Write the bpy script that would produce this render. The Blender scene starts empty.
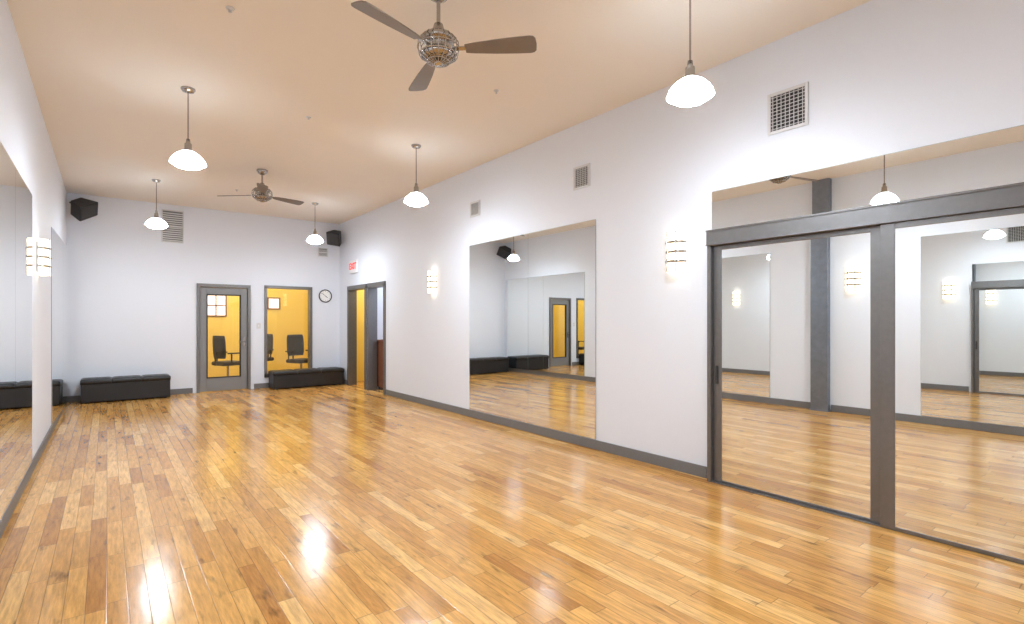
import bpy, bmesh, math, random
from mathutils import Vector, Matrix
random.seed(4)
scene=bpy.context.scene
COL=bpy.context.collection
TH=math.radians(37.913)
XR,XL,YB,YF,ZC=4.24,-0.556,11.93,-3.6,3.66

# ---------------------------------------------------------------- materials
def mat(name,color,rough=.5,metal=0,emis=None,estr=0,trans=0,spec=.5,bump=0,bscale=60,vary=0,coat=0):
    m=bpy.data.materials.new(name); m.use_nodes=True
    nt=m.node_tree; b=nt.nodes['Principled BSDF']
    b.inputs['Base Color'].default_value=(*color,1)
    b.inputs['Roughness'].default_value=rough
    b.inputs['Metallic'].default_value=metal
    b.inputs['Specular IOR Level'].default_value=spec
    b.inputs['Transmission Weight'].default_value=trans
    b.inputs['Coat Weight'].default_value=coat
    if emis: 
        b.inputs['Emission Color'].default_value=(*emis,1); b.inputs['Emission Strength'].default_value=estr
    if bump or vary:
        tc=nt.nodes.new('ShaderNodeTexCoord')
        n=nt.nodes.new('ShaderNodeTexNoise'); n.inputs['Scale'].default_value=bscale; n.inputs['Detail'].default_value=4
        nt.links.new(tc.outputs['Object'],n.inputs['Vector'])
        if bump:
            bp=nt.nodes.new('ShaderNodeBump'); bp.inputs['Strength'].default_value=bump; bp.inputs['Distance'].default_value=.004
            nt.links.new(n.outputs['Fac'],bp.inputs['Height']); nt.links.new(bp.outputs['Normal'],b.inputs['Normal'])
        if vary:
            mx=nt.nodes.new('ShaderNodeMix'); mx.data_type='RGBA'
            mx.inputs[6].default_value=(*[c*(1-vary) for c in color],1); mx.inputs[7].default_value=(*[min(1,c*(1+vary)) for c in color],1)
            nt.links.new(n.outputs['Fac'],mx.inputs[0]); nt.links.new(mx.outputs[2],b.inputs['Base Color'])
    return m
M={}
M['wall']=mat('wall_paint',(.77,.80,.87),.6,bump=.1,bscale=90,vary=.015)
M['ceil']=mat('ceiling_paint',(.88,.82,.745),.7,bump=.1,bscale=70,vary=.015)
M['yellow']=mat('yellow_paint',(.84,.62,.13),.6,bump=.1,vary=.03)
M['steel']=mat('grey_metal_frame',(.20,.195,.195),.38,.75,bump=.08,bscale=25,vary=.12)
M['colsteel']=mat('column_steel',(.22,.24,.28),.35,.7,bump=.1,bscale=12,vary=.25)
M['base']=mat('baseboard_grey',(.17,.165,.165),.5,bump=.05,vary=.08)
M['doorpaint']=mat('door_grey',(.24,.24,.245),.42,.2,bump=.06,vary=.08)
M['mirror']=mat('mirror_glass',(.92,.94,.93),.0,1.0)
M['medge']=mat('mirror_edge',(.25,.30,.29),.3,.2,vary=.05)
M['chrome']=mat('brushed_nickel',(.42,.40,.38),.25,1.0,bump=.04,vary=.08)
M['white']=mat('white_enamel',(.85,.86,.88),.3,vary=.02)
M['vent']=mat('vent_white',(.66,.66,.67),.5,vary=.03)
M['dark']=mat('duct_dark',(.03,.03,.032),.8,vary=.1)
M['leather']=mat('black_leather',(.012,.012,.014),.38,bump=.35,bscale=140,vary=.2)
M['blackp']=mat('black_plastic',(.015,.015,.017),.5,bump=.1,vary=.2)
M['grille']=mat('speaker_grille',(.03,.03,.033),.7,bump=.4,bscale=300,vary=.2)
M['blade']=mat('fan_blade_wood',(.19,.15,.12),.4,vary=.15,bscale=6)
M['bulb']=mat('lamp_glow',(1,1,1),.4,emis=(.82,.915,1),estr=200)
M['sconceglass']=mat('sconce_glass',(1,.95,.85),.4,emis=(1,.85,.62),estr=3.4)
M['red']=mat('exit_red',(.7,.03,.02),.4,emis=(1,.05,.03),estr=.6)
M['brown']=mat('brown_wood',(.17,.06,.03),.4,vary=.25,bscale=8)
M['clockface']=mat('clock_face',(.9,.9,.88),.4,vary=.01)
M['panelglow']=mat('panel_glow',(1,.9,.85),.4,emis=(1,.80,.72),estr=.9)  # even pinkish emission for the framed panels on the office wall
def glassmat():
    m=bpy.data.materials.new('clear_glass'); m.use_nodes=True; nt=m.node_tree; nt.nodes.clear()
    o=nt.nodes.new('ShaderNodeOutputMaterial'); t=nt.nodes.new('ShaderNodeBsdfTransparent'); g=nt.nodes.new('ShaderNodeBsdfGlossy')
    g.inputs['Roughness'].default_value=.02; t.inputs[0].default_value=(.96,.98,.97,1)
    f=nt.nodes.new('ShaderNodeLayerWeight')
    p=nt.nodes.new('ShaderNodeMath'); p.operation='POWER'; nt.links.new(f.outputs['Facing'],p.inputs[0]); p.inputs[1].default_value=5
    q=nt.nodes.new('ShaderNodeMath'); q.operation='MULTIPLY_ADD'; nt.links.new(p.outputs[0],q.inputs[0]); q.inputs[1].default_value=.9; q.inputs[2].default_value=.04
    x=nt.nodes.new('ShaderNodeMixShader'); nt.links.new(q.outputs[0],x.inputs[0]); nt.links.new(t.outputs[0],x.inputs[1]); nt.links.new(g.outputs[0],x.inputs[2]); nt.links.new(x.outputs[0],o.inputs[0])
    return m
M['glass']=glassmat()
def milk():
    m=bpy.data.materials.new('milk_glass_shade'); m.use_nodes=True; nt=m.node_tree; nt.nodes.clear()
    o=nt.nodes.new('ShaderNodeOutputMaterial'); t=nt.nodes.new('ShaderNodeBsdfTranslucent'); g=nt.nodes.new('ShaderNodeBsdfDiffuse')
    t.inputs[0].default_value=(.85,.88,.9,1); g.inputs[0].default_value=(.85,.87,.9,1)
    x=nt.nodes.new('ShaderNodeMixShader'); x.inputs[0].default_value=.28
    nt.links.new(g.outputs[0],x.inputs[1]); nt.links.new(t.outputs[0],x.inputs[2]); nt.links.new(x.outputs[0],o.inputs[0])
    return m
M['milk']=milk()

def floormat():
    m=bpy.data.materials.new('oak_planks'); m.use_nodes=True; nt=m.node_tree; N=nt.nodes; Lk=nt.links
    b=N['Principled BSDF']
    def math_(op,a,b_=None,c_=None):
        n=N.new('ShaderNodeMath'); n.operation=op
        for i,v in enumerate((a,b_,c_)):
            if v is None: continue
            if isinstance(v,(int,float)): n.inputs[i].default_value=v
            else: Lk.new(v,n.inputs[i])
        return n.outputs[0]
    geo=N.new('ShaderNodeNewGeometry'); sp=N.new('ShaderNodeSeparateXYZ'); Lk.new(geo.outputs['Position'],sp.inputs[0])
    W=.084
    u=math_('DIVIDE',sp.outputs[0],W); row=math_('FLOOR',u); fu=math_('FRACT',u)
    def wn(vx,vy=None,dim='2D'):
        n=N.new('ShaderNodeTexWhiteNoise'); n.noise_dimensions='3D'
        cb=N.new('ShaderNodeCombineXYZ'); Lk.new(vx,cb.inputs[0])
        if vy is not None: Lk.new(vy,cb.inputs[1])
        cb.inputs[2].default_value=.37
        Lk.new(cb.outputs[0],n.inputs['Vector']); return n
    r1=wn(row); 
    ln=math_('MULTIPLY_ADD',r1.outputs['Value'],.5,.5)
    v=math_('ADD',math_('DIVIDE',sp.outputs[1],ln),math_('MULTIPLY',r1.outputs['Value'],37.3))
    cell=math_('FLOOR',v); fv=math_('FRACT',v)
    r2=wn(row,cell)
    ramp=N.new('ShaderNodeValToRGB'); e=ramp.color_ramp; 
    stops=[(0,(.44,.19,.043)),(.12,(.53,.25,.060)),(.35,(.60,.298,.075)),(.6,(.66,.34,.092)),(.85,(.71,.385,.115)),(1,(.79,.47,.17))]
    e.elements[0].position=0; e.elements[0].color=(*stops[0][1],1); e.elements[1].position=1; e.elements[1].color=(*stops[-1][1],1)
    for p,c in stops[1:-1]:
        k=e.elements.new(p); k.color=(*c,1)
    Lk.new(r2.outputs['Value'],ramp.inputs[0])
    cb=N.new('ShaderNodeCombineXYZ'); Lk.new(sp.outputs[0],cb.inputs[0]); Lk.new(math_('MULTIPLY',sp.outputs[1],.09),cb.inputs[1]); Lk.new(math_('MULTIPLY',r2.outputs['Value'],50.),cb.inputs[2])
    g=N.new('ShaderNodeTexNoise'); g.inputs['Scale'].default_value=60; g.inputs['Detail'].default_value=6; g.inputs['Roughness'].default_value=.65; Lk.new(cb.outputs[0],g.inputs['Vector'])
    gr=N.new('ShaderNodeMapRange'); gr.inputs[1].default_value=.3; gr.inputs[2].default_value=.7; gr.inputs[3].default_value=.62; gr.inputs[4].default_value=1.22; Lk.new(g.outputs['Fac'],gr.inputs[0])
    cb2=N.new('ShaderNodeCombineXYZ'); Lk.new(sp.outputs[0],cb2.inputs[0]); Lk.new(math_('MULTIPLY',sp.outputs[1],.22),cb2.inputs[1]); Lk.new(math_('MULTIPLY',r2.outputs['Value'],91.),cb2.inputs[2])
    k=N.new('ShaderNodeTexNoise'); k.inputs['Scale'].default_value=20; k.inputs['Detail'].default_value=3; Lk.new(cb2.outputs[0],k.inputs['Vector'])
    kr=N.new('ShaderNodeMapRange'); kr.inputs[1].default_value=.62; kr.inputs[2].default_value=.76; kr.inputs[3].default_value=1; kr.inputs[4].default_value=.38; Lk.new(k.outputs['Fac'],kr.inputs[0])
    eu=math_('MINIMUM',fu,math_('SUBTRACT',1.,fu)); ev=math_('MULTIPLY',math_('MINIMUM',fv,math_('SUBTRACT',1.,fv)),8.)
    ed=math_('MINIMUM',eu,ev)
    er=N.new('ShaderNodeMapRange'); er.inputs[1].default_value=.008; er.inputs[2].default_value=.035; er.inputs[3].default_value=.45; er.inputs[4].default_value=1; Lk.new(ed,er.inputs[0])
    tot=math_('MULTIPLY',math_('MULTIPLY',gr.outputs[0],kr.outputs[0]),er.outputs[0])
    mx=N.new('ShaderNodeVectorMath'); mx.operation='SCALE'; Lk.new(ramp.outputs[0],mx.inputs[0]); Lk.new(tot,mx.inputs['Scale'])
    Lk.new(mx.outputs[0],b.inputs['Base Color'])
    n3=N.new('ShaderNodeTexNoise'); n3.inputs['Scale'].default_value=3.; Lk.new(geo.outputs['Position'],n3.inputs['Vector'])
    rr=N.new('ShaderNodeMapRange'); rr.inputs[3].default_value=.10; rr.inputs[4].default_value=.24; Lk.new(n3.outputs['Fac'],rr.inputs[0]); Lk.new(rr.outputs[0],b.inputs['Roughness'])
    b.inputs['Specular IOR Level'].default_value=.45
    bp=N.new('ShaderNodeBump'); bp.inputs['Strength'].default_value=.35; bp.inputs['Distance'].default_value=.002
    n4=N.new('ShaderNodeTexNoise'); n4.inputs['Scale'].default_value=14; Lk.new(geo.outputs['Position'],n4.inputs['Vector'])
    Lk.new(math_('ADD',math_('MULTIPLY',er.outputs[0],.5),math_('ADD',n4.outputs['Fac'],math_('MULTIPLY',r2.outputs['Value'],.3))),bp.inputs['Height']); Lk.new(bp.outputs[0],b.inputs['Normal'])
    return m
M['floor']=floormat()

# ---------------------------------------------------------------- mesh helpers
def link(o,parent=None,loc=(0,0,0),rot=None):
    COL.objects.link(o); o.location=loc
    if rot: o.rotation_euler=rot
    if parent: o.parent=parent
    return o
def empty(name,loc=(0,0,0),rot=(0,0,0)):
    e=bpy.data.objects.new(name,None); e.empty_display_size=.1; e.rotation_euler=rot
    return link(e,None,loc,rot)
def fin(name,bm,m,parent=None,loc=(0,0,0),rot=None,smooth=False,bevel=0,seg=2):
    me=bpy.data.meshes.new(name); bmesh.ops.recalc_face_normals(bm,faces=bm.faces); bm.to_mesh(me); bm.free()
    mats=m if isinstance(m,(list,tuple)) else [m]
    for x in mats: me.materials.append(x)
    if smooth:
        for p in me.polygons: p.use_smooth=True
    o=bpy.data.objects.new(name,me); link(o,parent,loc,rot)
    if bevel:
        b=o.modifiers.new('bevel','BEVEL'); b.width=bevel; b.segments=seg; b.limit_method='ANGLE'
    return o
def addbox(bm,x0,x1,y0,y1,z0,z1,mi=0):
    vs=[bm.verts.new(p) for p in ((x0,y0,z0),(x1,y0,z0),(x1,y1,z0),(x0,y1,z0),(x0,y0,z1),(x1,y0,z1),(x1,y1,z1),(x0,y1,z1))]
    for f in ((0,3,2,1),(4,5,6,7),(0,1,5,4),(1,2,6,5),(2,3,7,6),(3,0,4,7)):
        fc=bm.faces.new([vs[i] for i in f]); fc.material_index=mi
def boxes(name,lst,m,parent=None,loc=(0,0,0),rot=None,bevel=0,seg=2,smooth=False):
    bm=bmesh.new()
    for b in lst: addbox(bm,*b)
    return fin(name,bm,m,parent,loc,rot,bevel=bevel,seg=seg,smooth=smooth)
def lathe(name,prof,m,parent=None,loc=(0,0,0),rot=None,n=40,a0=0,a1=2*math.pi):
    bm=bmesh.new(); full=abs(a1-a0-2*math.pi)<1e-6
    rings=[]
    cnt=n if full else n+1
    for r,z in prof:
        if r<1e-6: rings.append([bm.verts.new((0,0,z))])
        else: rings.append([bm.verts.new((r*math.cos(a0+(a1-a0)*i/n),r*math.sin(a0+(a1-a0)*i/n),z)) for i in range(cnt)])
    for a,b in zip(rings,rings[1:]):
        for i in range(n):
            j=(i+1)%cnt
            if len(a)==1 and len(b)==1: continue
            if len(a)==1: bm.faces.new((a[0],b[i],b[j]))
            elif len(b)==1: bm.faces.new((a[i],a[j],b[0]))
            else: bm.faces.new((a[i],a[j],b[j],b[i]))
    o=fin(name,bm,m,parent,loc,rot,smooth=True)
    return o
def tube(name,pts,r,m,parent=None,loc=(0,0,0),rot=None,cyclic=False):
    cu=bpy.data.curves.new(name,'CURVE'); cu.dimensions='3D'; cu.bevel_depth=r; cu.bevel_resolution=3; cu.use_fill_caps=True
    s=cu.splines.new('POLY'); s.points.add(len(pts)-1)
    for p,q in zip(s.points,pts): p.co=(*q,1)
    s.use_cyclic_u=cyclic
    cu.materials.append(m)
    tmp=bpy.data.objects.new('tmp',cu); COL.objects.link(tmp)
    dg=bpy.context.evaluated_depsgraph_get(); me=bpy.data.meshes.new_from_object(tmp.evaluated_get(dg)); me.name=name
    bpy.data.objects.remove(tmp)
    for p in me.polygons: p.use_smooth=True
    o=bpy.data.objects.new(name,me); return link(o,parent,loc,rot)

# ---------------------------------------------------------------- room shell
T=.14
boxes('floor',[(XL-.3,XR+3.2,YF-.3,YB+4.2,-.1,0)],M['floor'])
boxes('ceiling',[(XL-.3,XR+3.2,YF-.3,YB+4.2,ZC,ZC+.1)],M['ceil'])
boxes('wall_left',[(XL-T,XL,YF-T,YB+T,0,ZC)],M['wall'])
boxes('wall_front',[(XL,XR,YF-T,YF,0,ZC)],M['wall'])
D1=(1.40,2.36,2.15); W1=(2.65,3.60,.26,2.16)
boxes('wall_back',[(XL,D1[0],YB,YB+T,0,ZC),(D1[0],D1[1],YB,YB+T,D1[2],ZC),(D1[1],W1[0],YB,YB+T,0,ZC),
    (W1[0],W1[1],YB,YB+T,0,W1[2]),(W1[0],W1[1],YB,YB+T,W1[3],ZC),(W1[1],XR+T,YB,YB+T,0,ZC)],M['wall'])
DA=(9.44,10.22,2.14); DB=(10.37,11.34,2.14)
boxes('wall_right',[(XR,XR+T,YF-T,DA[0],0,ZC),(XR,XR+T,DA[0],DA[1],DA[2],ZC),(XR,XR+T,DA[1],DB[0],0,ZC),
    (XR,XR+T,DB[0],DB[1],DB[2],ZC),(XR,XR+T,DB[1],YB,0,ZC)],M['wall'])
# adjoining rooms
boxes('wall_office',[(.4,.5,YB+T,YB+3.2,0,ZC),(.5,XR+.5,YB+3.1,YB+3.2,0,ZC),(XR+.5,XR+.6,YB+T,YB+3.1,0,ZC)],M['yellow'])
boxes('wall_side_room',[(XR+T,XR+3,YB+.0,YB+.1,0,ZC),(XR+2.9,XR+3,10.36,YB,0,ZC)],M['yellow'])
boxes('wall_partition',[(XR+T,XR+3,10.28,10.34,0,ZC),(XR+T,XR+3,8.3,8.4,0,ZC),(XR+2.9,XR+3,8.4,10.28,0,ZC)],M['wall'])

# baseboards
BH=.105
boxes('baseboard_right',[(XR-.014,XR-.0005,2.60,DA[0]-.07,0.0005,BH)],M['base'],bevel=.004)
boxes('baseboard_right.001',[(XR-.014,XR-.0005,YF+.01,-1.2,0.0005,BH),(XR-.014,XR-.0005,DB[1]+.08,YB-.02,0.0005,BH)],M['base'],bevel=.004)
boxes('baseboard_left',[(XL+.0005,XL+.014,YF+.01,3.36,0.0005,BH),(XL+.0005,XL+.014,3.63,YB-.016,0.0005,BH)],M['base'],bevel=.004)
boxes('baseboard_back',[(XL+.015,D1[0]-.07,YB-.014,YB-.0005,0.0005,BH),(D1[1]+.07,XR-.015,YB-.014,YB-.0005,0.0005,BH)],M['base'],bevel=.004)

# ---------------------------------------------------------------- wall mirrors
def wall_mirror(side,y0,y1,z0,z1,seams=(),lean=0):
    x=XR if side=='r' else XL; sg=-1 if side=='r' else 1
    L=(y1-y0)/2; H=z1-z0
    e=empty('wall_mirror',(x+sg*L*math.sin(abs(lean)),(y0+y1)/2,z0),(0,0,lean))
    cuts=[-L]+[s-(y0+y1)/2 for s in seams]+[L]
    xa,xb=sorted((sg*.0006,sg*.006)); 
    boxes('backing',[(xa,xb,-L,L,0,H)],M['medge'],e)
    xa,xb=sorted((sg*.0061,sg*.009))
    for i,(a,b) in enumerate(zip(cuts,cuts[1:])):
        boxes('pane_%d'%(i+1),[(xa,xb,a+.0015,b-.0015,.003,H-.003)],M['mirror'],e)
    return e
wall_mirror('r',3.94,6.46,.107,2.53,(5.1,))
wall_mirror('r',-1.1,2.55,2.0,2.555)
wall_mirror('l',4.31,6.54,.107,2.58,(5.42,))
wall_mirror('l',8.75,11.7,.107,2.60,(10.2,),lean=-math.radians(1.25))
wall_mirror('l',-1.0,2.20,.107,2.58,(.6,))

# steel column on left wall
c=empty('steel_column',(XL,3.495,0))
boxes('shaft',[(.001,.11,-.125,.125,.001,ZC-.001)],M['colsteel'],c,bevel=.006)
boxes('base_plate',[(.001,.125,-.14,.14,.001,.02)],M['colsteel'],c,bevel=.003)

# ---------------------------------------------------------------- sliding mirror doors
e=empty('sliding_mirror_door',(XR,0,0))
boxes('header',[(-.10,-.012,-1.1,2.55,2.065,2.20)],M['steel'],e,bevel=.004)
boxes('header_lip',[(-.108,-.100,-1.1,2.55,2.185,2.20),(-.108,-.100,-1.1,2.55,2.065,2.075)],M['steel'],e,bevel=.002)
boxes('floor_track',[(-.075,-.012,-1.1,2.55,.0005,.010)],M['steel'],e,bevel=.002)
boxes('jamb',[(-.085,-.012,2.515,2.55,.001,2.066)],M['steel'],e,bevel=.003)
def leaf(n,x0,x1,y0,y1,sw=.075):
    boxes('leaf_%d_frame'%n,[(x0,x1,y0,y0+sw,.012,2.064),(x0,x1,y1-sw,y1,.012,2.064),(x0,x1,y0+sw,y1-sw,2.025,2.064),(x0,x1,y0+sw,y1-sw,.012,.03)],M['steel'],e,bevel=.003)
    boxes('leaf_%d_mirror'%n,[(x0+.006,x1-.006,y0+sw,y1-sw,.03,2.025)],M['mirror'],e)
leaf(1,-.044,-.016,1.25,2.513)
leaf(2,-.084,-.052,-.10,1.255,.085)
leaf(3,-.044,-.016,-1.1,.0)
boxes('pull',[(-.052,-.044,2.465,2.49,.86,1.02)],M['dark'],e,bevel=.003)

# ---------------------------------------------------------------- back door + window
e=empty('door_1',((D1[0]+D1[1])/2,YB,0)); w=(D1[1]-D1[0])/2
boxes('frame',[(-w-.005,-w+.05,-.03,T-.001,.001,2.12),(w-.05,w+.005,-.03,T-.001,.001,2.12),(-w-.005,w+.005,-.03,T-.001,2.1,2.165)],M['steel'],e,bevel=.004)
boxes('slab',[(-w+.053,-w+.17,.02,.065,.01,2.095),(w-.17,w-.053,.02,.065,.01,2.095),(-w+.17,w-.17,.02,.065,1.96,2.095),(-w+.17,w-.17,.02,.065,.01,.27)],M['doorpaint'],e,bevel=.003)
boxes('glass',[(-w+.17,w-.17,.038,.046,.27,1.96)],M['glass'],e)
boxes('glazing_bead',[(-w+.17,-w+.19,.012,.07,.27,1.96),(w-.19,w-.17,.012,.07,.27,1.96),(-w+.17,w-.17,.012,.07,1.94,1.96),(-w+.17,w-.17,.012,.07,.27,.29)],M['dark'],e)
boxes('lever_plate',[(w-.13,w-.085,.008,.02,.90,1.08)],M['chrome'],e,bevel=.003)
tube('lever',[(w-.108,.01,.99),(w-.108,-.045,.99),(w-.22,-.045,.99)],.009,M['chrome'],e)
e=empty('window_1',((W1[0]+W1[1])/2,YB,0)); w=(W1[1]-W1[0])/2
boxes('frame',[(-w-.02,-w+.035,-.03,T-.001,W1[2]-.03,2.16),(w-.035,w+.02,-.03,T-.001,W1[2]-.03,2.16),(-w-.02,w+.02,-.03,T-.001,2.12,2.18),(-w-.02,w+.02,-.03,T-.001,W1[2]-.04,W1[2]+.035)],M['steel'],e,bevel=.004)
boxes('glass',[(-w+.035,w-.035,.05,.058,W1[2]+.035,2.12)],M['glass'],e)
for i,(a,b,z) in enumerate((DA,DB)):
    e=empty('door_%d'%(i+2),(XR,(a+b)/2,0)); w=(b-a)/2
    boxes('frame',[(-.03,T+.03,-w-.04,-w+.03,.001,z),(-.03,T+.03,w-.03,w+.04,.001,z),(-.03,T+.03,-w-.04,w+.04,z-.04,z+.05)],M['steel'],e,bevel=.004)
    if i==1:
        boxes('leaf',[(T+.03,T+.07+.78,-w,-w+.04,.01,z-.05)],M['doorpaint'],e,bevel=.003)
e=empty('reception_cabinet',(XR+T+.55,10.05,0))
boxes('body',[(-.5,.5,-.17,.2,.06,1.0)],M['brown'],e,bevel=.006)
boxes('plinth',[(-.46,.46,-.12,.2,.001,.06)],M['dark'],e)
boxes('top',[(-.53,.53,-.2,.22,1.0,1.035)],M['brown'],e,bevel=.005)
boxes('door_panels',[(-.48,-.01,-.19,-.17,.1,.96),(.01,.48,-.19,-.17,.1,.96)],M['brown'],e,bevel=.006)

for (x,z,wd,ht) in ((2.18,1.82,.42,.5),(3.55,1.90,.26,.26)):  # added glowing panels, standing in for pale patches on the office wall
    e=empty('glow_panel_1' if x<3 else 'glow_panel_2',(x,YB+3.1,z))
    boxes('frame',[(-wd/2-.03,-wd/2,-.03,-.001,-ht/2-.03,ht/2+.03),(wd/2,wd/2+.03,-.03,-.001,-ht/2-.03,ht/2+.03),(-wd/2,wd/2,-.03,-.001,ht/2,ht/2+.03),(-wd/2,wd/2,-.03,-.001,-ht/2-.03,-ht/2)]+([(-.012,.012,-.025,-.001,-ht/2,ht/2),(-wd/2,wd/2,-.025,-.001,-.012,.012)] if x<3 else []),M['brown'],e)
    boxes('glow_sheet',[(-wd/2,wd/2,-.012,-.002,-ht/2,ht/2)],M['panelglow'],e)

# ---------------------------------------------------------------- office chairs
def chair(loc,rz):
    e=empty('office_chair',loc,(0,0,rz))
    for i in range(5):
        a=i*2*math.pi/5
        tube('base_leg_%d'%(i+1),[(0,0,.12),(.28*math.cos(a),.28*math.sin(a),.075)],.018,M['blackp'],e)
        lathe('caster_%d'%(i+1),[(0,-.015),(.03,-.015),(.03,.015),(0,.015)],M['blackp'],e,(.28*math.cos(a),.28*math.sin(a),.0305),(math.pi/2,0,a),n=16)
    tube('post',[(0,0,.1),(0,0,.44)],.025,M['chrome'],e)
    boxes('seat',[(-.25,.25,-.24,.24,.44,.53)],M['blackp'],e,bevel=.035,seg=4)
    bm=bmesh.new(); n=10; g=[]
    for j in range(9):
        z=.60+.50*j/8; hw=.24*(1-.12*((j-4)/4)**4); row=[]
        for i in range(n+1):
            t=-1+2*i/n; row.append(bm.verts.new((hw*t,.25-.06*t*t+.05*(z-.6),z)))
        g.append(row)
    for j in range(8):
        for i in range(n): bm.faces.new((g[j][i],g[j][i+1],g[j+1][i+1],g[j+1][i]))
    o=fin('backrest',bm,M['grille'],e,smooth=True); s=o.modifiers.new('s','SOLIDIFY'); s.thickness=.035
    tube('back_support',[(0,.05,.44),(0,.27,.46),(0,.28,.75)],.02,M['blackp'],e)
    for sx in (-1,1):
        tube('arm_%s'%('l' if sx<0 else 'r'),[(sx*.24,.08,.48),(sx*.29,.08,.5),(sx*.29,.08,.70)],.016,M['blackp'],e)
        boxes('armrest_%s'%('l' if sx<0 else 'r'),[(sx*.29-.035,sx*.29+.035,-.14,.16,.70,.73)],M['blackp'],e,bevel=.012)
chair((3.62,12.75,0),math.radians(25))
chair((2.95,13.9,0),math.radians(-60))
chair((2.12,13.0,0),math.radians(110))

# ---------------------------------------------------------------- tufted benches
def bench(x0,x1,y0,y1,h,n):
    e=empty('tufted_bench',((x0+x1)/2,(y0+y1)/2,0)); W=x1-x0; D=(y1-y0)/2
    w=W/n
    boxes('body',[(-W/2+.006,W/2-.006,-D,D,.02,h-.085)],M['leather'],e,bevel=.012,seg=3)
    boxes('feet',[(sx*(W/2-.08)-.02,sx*(W/2-.08)+.02,sy*(D-.05)-.02,sy*(D-.05)+.02,.0005,.022) for sx in (-1,1) for sy in (-1,1)],M['blackp'],e)
    for i in range(n):
        a=-W/2+i*w
        bm=bmesh.new(); nx,ny=18,12; g=[]
        for q in range(ny+1):
            r=[]
            for p in range(nx+1):
                u=p/nx; v=q/ny; edge=min(u,1-u,v,1-v)
                z=.022*min(1,(edge/.10))**.5
                for bu in (.25,.5,.75):
                    for bv in (.3,.7):
                        z-=.016*math.exp(-(((u-bu)/.06)**2+((v-bv)/.07)**2))
                r.append(bm.verts.new((a+u*w,-D-.008+v*(2*D+.016),h-.022+z)))
            g.append(r)
        for q in range(ny):
            for p in range(nx): bm.faces.new((g[q][p],g[q][p+1],g[q+1][p+1],g[q+1][p]))
        ret=bmesh.ops.extrude_face_region(bm,geom=bm.faces[:])
        for v in ret['geom']:
            if isinstance(v,bmesh.types.BMVert): v.co.z=h-.088
        fin('cushion_%d'%(i+1),bm,M['leather'],e,smooth=True)
        for bu in (.25,.5,.75):
            for bv in (-.4,.4):
                lathe('button',[(0,.004),(.010,.002),(.012,-.002)],M['leather'],e,(a+bu*w,bv*D,h-.014),n=10)
bench(-.36,.93,11.46,11.88,.42,3)
bench(2.70,4.18,11.46,11.88,.38,3)

# ---------------------------------------------------------------- pendant lamps
def pendant(x,y,zr=2.935):
    e=empty('pendant_lamp',(x,y,ZC))
    z=zr-ZC; k=.82
    lathe('canopy',[(0,-.001),(.062,-.001),(.062,-.012),(.05,-.03),(.012,-.038),(0,-.038)],M['chrome'],e,n=32)
    tube('stem',[(0,0,-.03),(0,0,z+.2)],.007,M['chrome'],e)
    lathe('socket',[(0,z+.235),(.016,z+.235),(.02,z+.20),(.030,z+.19),(.032,z+.14),(.045,z+.12),(.045,z+.108),(0,z+.108)],M['chrome'],e,n=32)
    lathe('shade',[(r*k,z+h*.88) for r,h in ((.045,.135),(.07,.125),(.12,.095),(.16,.055),(.182,.02),(.19,0))],M['milk'],e,n=48)
    lathe('rim',[(.192*k,z+.004),(.194*k,z),(.19*k,z-.004),(.184*k,z),(.19*k,z+.004)],M['white'],e,n=48)
    lathe('diffuser',[(.165*k,z+.008),(.16*k,z-.012),(.13*k,z-.032),(.08*k,z-.045),(.03*k,z-.050),(0,z-.051)],M['bulb'],e,n=32)
for y in (2.04,6.0,10.1):
    pendant(3.12,y)
for y in (2.32,5.9,10.0): pendant(.62,y)
pendant(.62,-1.6); pendant(3.13,-1.6)

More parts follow.
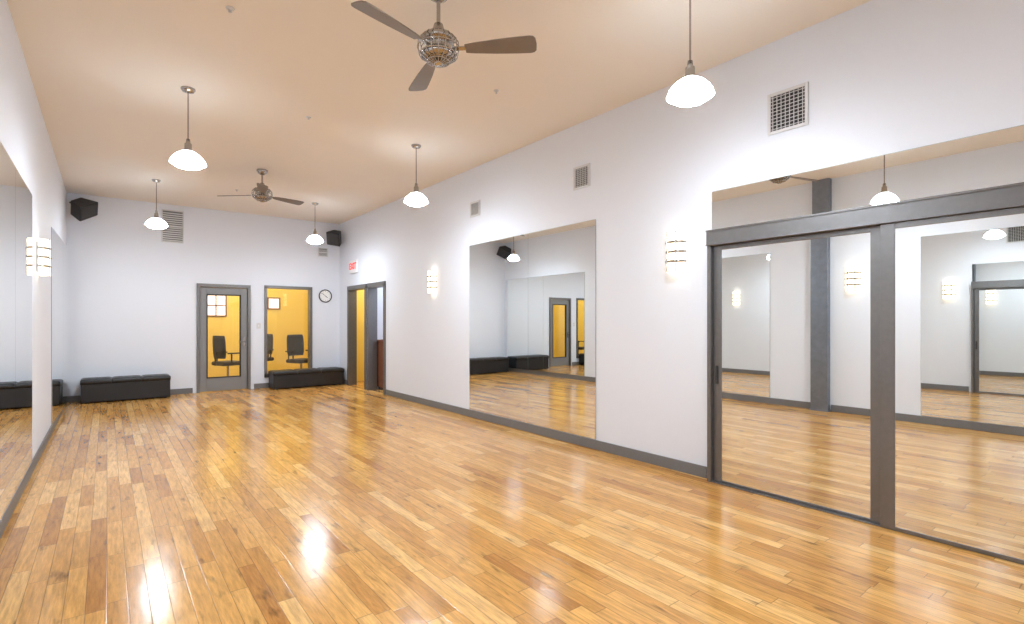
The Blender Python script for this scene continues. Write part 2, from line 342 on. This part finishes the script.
# ---------------------------------------------------------------- ceiling fans
def fan(x,y,zb,ang,R=.665):
    e=empty('ceiling_fan',(x,y,ZC)); z=zb-ZC
    lathe('canopy',[(0,-.001),(.075,-.001),(.078,-.02),(.06,-.055),(.025,-.075),(0,-.075)],M['chrome'],e)
    tube('downrod',[(0,0,-.06),(0,0,z+.13)],.013,M['chrome'],e)
    lathe('rod_cover',[(.014,z+.19),(.03,z+.18),(.045,z+.13),(.05,z+.115)],M['chrome'],e)
    lathe('motor_housing',[(0,z+.12),(.06,z+.118),(.10,z+.10),(.115,z+.075),(.105,z+.055),(.085,z+.05),(.085,z-.01),(.11,z-.015),(.118,z-.03),(.10,z-.05),(.055,z-.062),(0,z-.066)],M['chrome'],e)
    for i in range(18):
        a=2*math.pi*i/18
        tube('cage_rib_%d'%(i+1),[(.10*math.cos(a),.10*math.sin(a),z+.10),(.135*math.cos(a),.135*math.sin(a),z+.06),(.14*math.cos(a),.14*math.sin(a),z+.02),(.13*math.cos(a),.13*math.sin(a),z-.03),(.07*math.cos(a),.07*math.sin(a),z-.075),(.03*math.cos(a),.03*math.sin(a),z-.088)],.0035,M['chrome'],e)
    for rr,zz in ((.141,.02),(.128,-.03),(.075,-.074)):
        tube('cage_ring',[(rr*math.cos(2*math.pi*i/36),rr*math.sin(2*math.pi*i/36),z+zz) for i in range(36)],.004,M['chrome'],e,cyclic=True)
    lathe('lower_cap',[(0,z-.10),(.025,z-.098),(.035,z-.085),(.03,z-.075),(0,z-.07)],M['chrome'],e)
    for k in range(3):
        a=math.radians(ang+120*k)
        sub=empty('blade_assembly_%d'%(k+1)); sub.parent=e; sub.rotation_euler=(0,0,a); sub.location=(0,0,z)
        boxes('blade_iron',[(.09,.235,-.02,.02,.004,.012)],M['chrome'],sub,rot=(math.radians(-10),0,0),bevel=.003)
        bm=bmesh.new()
        pts=[(.19,.036),(.25,.046),(.40,.062),(.55,.072),(.64,.075),(.665,.070),(.68,.052),(.685,0)]
        up=[(px*R/.68,py) for px,py in pts]; full=up+[(px,-py) for px,py in reversed(up[:-1])]
        vs=[bm.verts.new((px,py,0)) for px,py in full]; f=bm.faces.new(vs)
        r=bmesh.ops.extrude_face_region(bm,geom=[f]); 
        for v in r['geom']:
            if isinstance(v,bmesh.types.BMVert): v.co.z+=.009
        fin('blade',bm,M['blade'],sub,rot=(math.radians(-13),0,0),bevel=.002)
fan(1.78,3.10,3.245,-45)
fan(1.82,8.38,3.28,138)

# ---------------------------------------------------------------- sconces
def sconce(side,y,z=2.055):
    x=XR if side=='r' else XL
    e=empty('wall_sconce',(x,y,z),(0,0,math.pi if side=='r' else 0))
    boxes('back_plate',[(.001,.014,-.095,.095,-.15,.15)],M['chrome'],e,bevel=.003)
    def half(nm,r,z0,z1,m,th=.0):
        bm=bmesh.new(); n=14; a=[];b=[]
        for i in range(n+1):
            t=-math.pi/2+math.pi*i/n
            a.append(bm.verts.new((.014+r*.85*math.cos(t),r*math.sin(t),z0))); b.append(bm.verts.new((.014+r*.85*math.cos(t),r*math.sin(t),z1)))
        for i in range(n): bm.faces.new((a[i],a[i+1],b[i+1],b[i]))
        o=fin(nm,bm,m,e,smooth=True); s=o.modifiers.new('s','SOLIDIFY'); s.thickness=.004; return o
    half('glass_shade',.10,-.18,.18,M['sconceglass'])
    for i,zz in enumerate((-.09,0,.09)):
        half('band_%d'%(i+1),.107,zz-.011,zz+.011,M['chrome'])
    for i,t in enumerate((-.5,.5)):
        boxes('strap_%d'%(i+1),[(.014+.088*math.cos(t)-.002,.014+.088*math.cos(t)+.006,.105*math.sin(t)-.006,.105*math.sin(t)+.006,-.185,.185)],M['chrome'],e)
sconce('r',2.91); sconce('r',7.53); sconce('l',7.1); sconce('l',3.05)

# ---------------------------------------------------------------- vents
def vent(loc,w,h,rz,nh,nv=0):
    e=empty('air_vent',loc,(0,0,rz)); f=.025
    boxes('duct',[(-w/2+.005,w/2-.005,-.004,-.0008,-h/2+.005,h/2-.005)],M['dark'],e)
    boxes('frame',[(-w/2,-w/2+f,-.014,-.001,-h/2,h/2),(w/2-f,w/2,-.014,-.001,-h/2,h/2),(-w/2+f,w/2-f,-.014,-.001,h/2-f,h/2),(-w/2+f,w/2-f,-.014,-.001,-h/2,-h/2+f)],M['vent'],e,bevel=.002)
    L=[]
    for i in range(nh):
        z=-h/2+f+(h-2*f)*(i+.5)/nh; L.append((-w/2+f,w/2-f,-.011,-.005,z-.002,z+.002))
    for i in range(nv):
        x=-w/2+f+(w-2*f)*(i+.5)/nv; L.append((x-.002,x+.002,-.012,-.005,-h/2+f,h/2-f))
    boxes('slats',L,M['vent'],e)
for y,z,w,h in ((1.90,3.075,.31,.33),(4.155,3.04,.26,.26),(6.31,3.05,.25,.22)):
    vent((XR,y,z),w,h,-math.pi/2,10,8)
def louver(x,z,w,h,n):
    e=empty('louvered_vent',(x,YB,z)); 
    boxes('frame',[(-w/2,-w/2+.02,-.02,-.001,-h/2,h/2),(w/2-.02,w/2,-.02,-.001,-h/2,h/2),(-w/2,w/2,-.02,-.001,h/2-.02,h/2),(-w/2,w/2,-.02,-.001,-h/2,-h/2+.02),(-w/2,w/2,-.02,-.001,-.01,.01)],M['vent'],e,bevel=.002)
    boxes('duct',[(-w/2+.01,w/2-.01,-.004,-.001,-h/2+.01,h/2-.01)],M['base'],e)
    boxes('blades',[(-w/2+.02,w/2-.02,-.018,-.005,-h/2+.03+(h-.06)*i/n,-h/2+.03+(h-.06)*(i+.45)/n) for i in range(n)],M['vent'],e)
louver(1.0,3.24,.36,.62,14); louver(3.86,2.98,.22,.2,6)

# ---------------------------------------------------------------- speakers
def speaker(loc,rot,w=.40,h=.26,d=.24):
    e=empty('wall_speaker',loc,rot)
    bm=bmesh.new()
    b=[(-w/2,0),(w/2,0),(w/2*.55,d),(-w/2*.55,d)]
    lo=[bm.verts.new((x,y,-h/2)) for x,y in b]; hi=[bm.verts.new((x,y,h/2)) for x,y in b]
    bm.faces.new(lo); bm.faces.new(hi)
    for i in range(4): bm.faces.new((lo[i],lo[(i+1)%4],hi[(i+1)%4],hi[i]))
    fin('cabinet',bm,M['blackp'],e,bevel=.012)
    boxes('grille',[(-w/2+.02,w/2-.02,-.014,-.0005,-h/2+.02,h/2-.02)],M['grille'],e,bevel=.006)
    tube('bracket',[(0,d-.02,0),(0,d+.10,.02)],.014,M['blackp'],e)
speaker((-.24,11.55,3.30),(math.radians(28),math.radians(-28),math.radians(45)),.38,.27,.24)
speaker((3.97,11.58,3.24),(math.radians(26),math.radians(10),math.radians(-45)),.32,.30,.22)

# ---------------------------------------------------------------- clock, exit sign, switch, sprinklers
e=empty('wall_clock',(3.91,YB,1.99))
lathe('rim',[(.0,.001),(.145,.001),(.15,.02),(.14,.032),(.128,.03),(.126,.018)],M['blackp'],e,rot=(math.pi/2,0,0))
lathe('face',[(0,.019),(.127,.019)],M['clockface'],e,rot=(math.pi/2,0,0))
for i in range(12):
    a=i*math.pi/6; boxes('tick_%d'%(i+1),[(-.003,.003,-.021,-.0192,.095,.115)],M['dark'],e,rot=(0,a,0))
boxes('hour_hand',[(-.005,.005,-.023,-.021,-.01,.065)],M['dark'],e,rot=(0,math.radians(130),0))
boxes('minute_hand',[(-.0035,.0035,-.025,-.023,-.015,.10)],M['dark'],e,rot=(0,math.radians(-50),0))
e=empty('exit_sign',(XR,10.98,2.60),(0,0,-math.pi/2))
boxes('housing',[(-.20,.20,-.05,-.001,-.14,.14)],M['white'],e,bevel=.008)
t=bpy.data.curves.new('letters','FONT'); t.body='EXIT'; t.size=.19; t.extrude=.003; t.offset=.004; t.align_x='CENTER'; t.align_y='CENTER'; t.materials.append(M['red'])
tmp=bpy.data.objects.new('tmp',t); COL.objects.link(tmp)
me=bpy.data.meshes.new_from_object(tmp.evaluated_get(bpy.context.evaluated_depsgraph_get())); bpy.data.objects.remove(tmp)
link(bpy.data.objects.new('letters',me),e,(0,-.054,0),(math.pi/2,0,0))
e=empty('light_switch',(2.52,YB,1.32)); boxes('plate',[(-.04,.04,-.008,-.001,-.06,.06)],M['vent'],e,bevel=.002); boxes('toggle',[(-.008,.008,-.016,-.008,-.015,.015)],M['white'],e,bevel=.002)
for x,y in ((.7,4.2),(1.75,5.9),(3.0,4.1),(1.75,9.9)):
    e=empty('fire_sprinkler',(x,y,ZC)); lathe('escutcheon',[(0,-.001),(.03,-.001),(.026,-.008),(.010,-.012),(.008,-.024),(.014,-.028),(0,-.03)],M['vent'],e,n=20)

# ---------------------------------------------------------------- other-room lights
def pl(name,loc,en,col,r=.12):
    e=bpy.data.lights.new(name,'POINT'); e.energy=en; e.color=col; e.shadow_soft_size=r
    link(bpy.data.objects.new(name,e),None,loc)
pl('office_light',(2.4,13.4,3.2),120,(1,.96,.88))
pl('side_room_light',(5.6,11.2,3.0),70,(1,.94,.84))
pl('reception_light',(5.4,9.4,3.0),70,(.85,.92,1))

w=bpy.data.worlds.new('world'); scene.world=w; w.use_nodes=True
w.node_tree.nodes['Background'].inputs[0].default_value=(.75,.82,1,1); w.node_tree.nodes['Background'].inputs[1].default_value=.3

cd=bpy.data.cameras.new('camera'); cd.sensor_width=36; cd.lens=520/1024*36; cd.shift_y=10/1024; cd.clip_start=.02
co=bpy.data.objects.new('camera',cd); link(co,None,(0,0,1.4),(math.pi/2,0,-TH)); scene.camera=co
scene.view_settings.view_transform='Standard'; scene.view_settings.look='None'; scene.view_settings.exposure=0
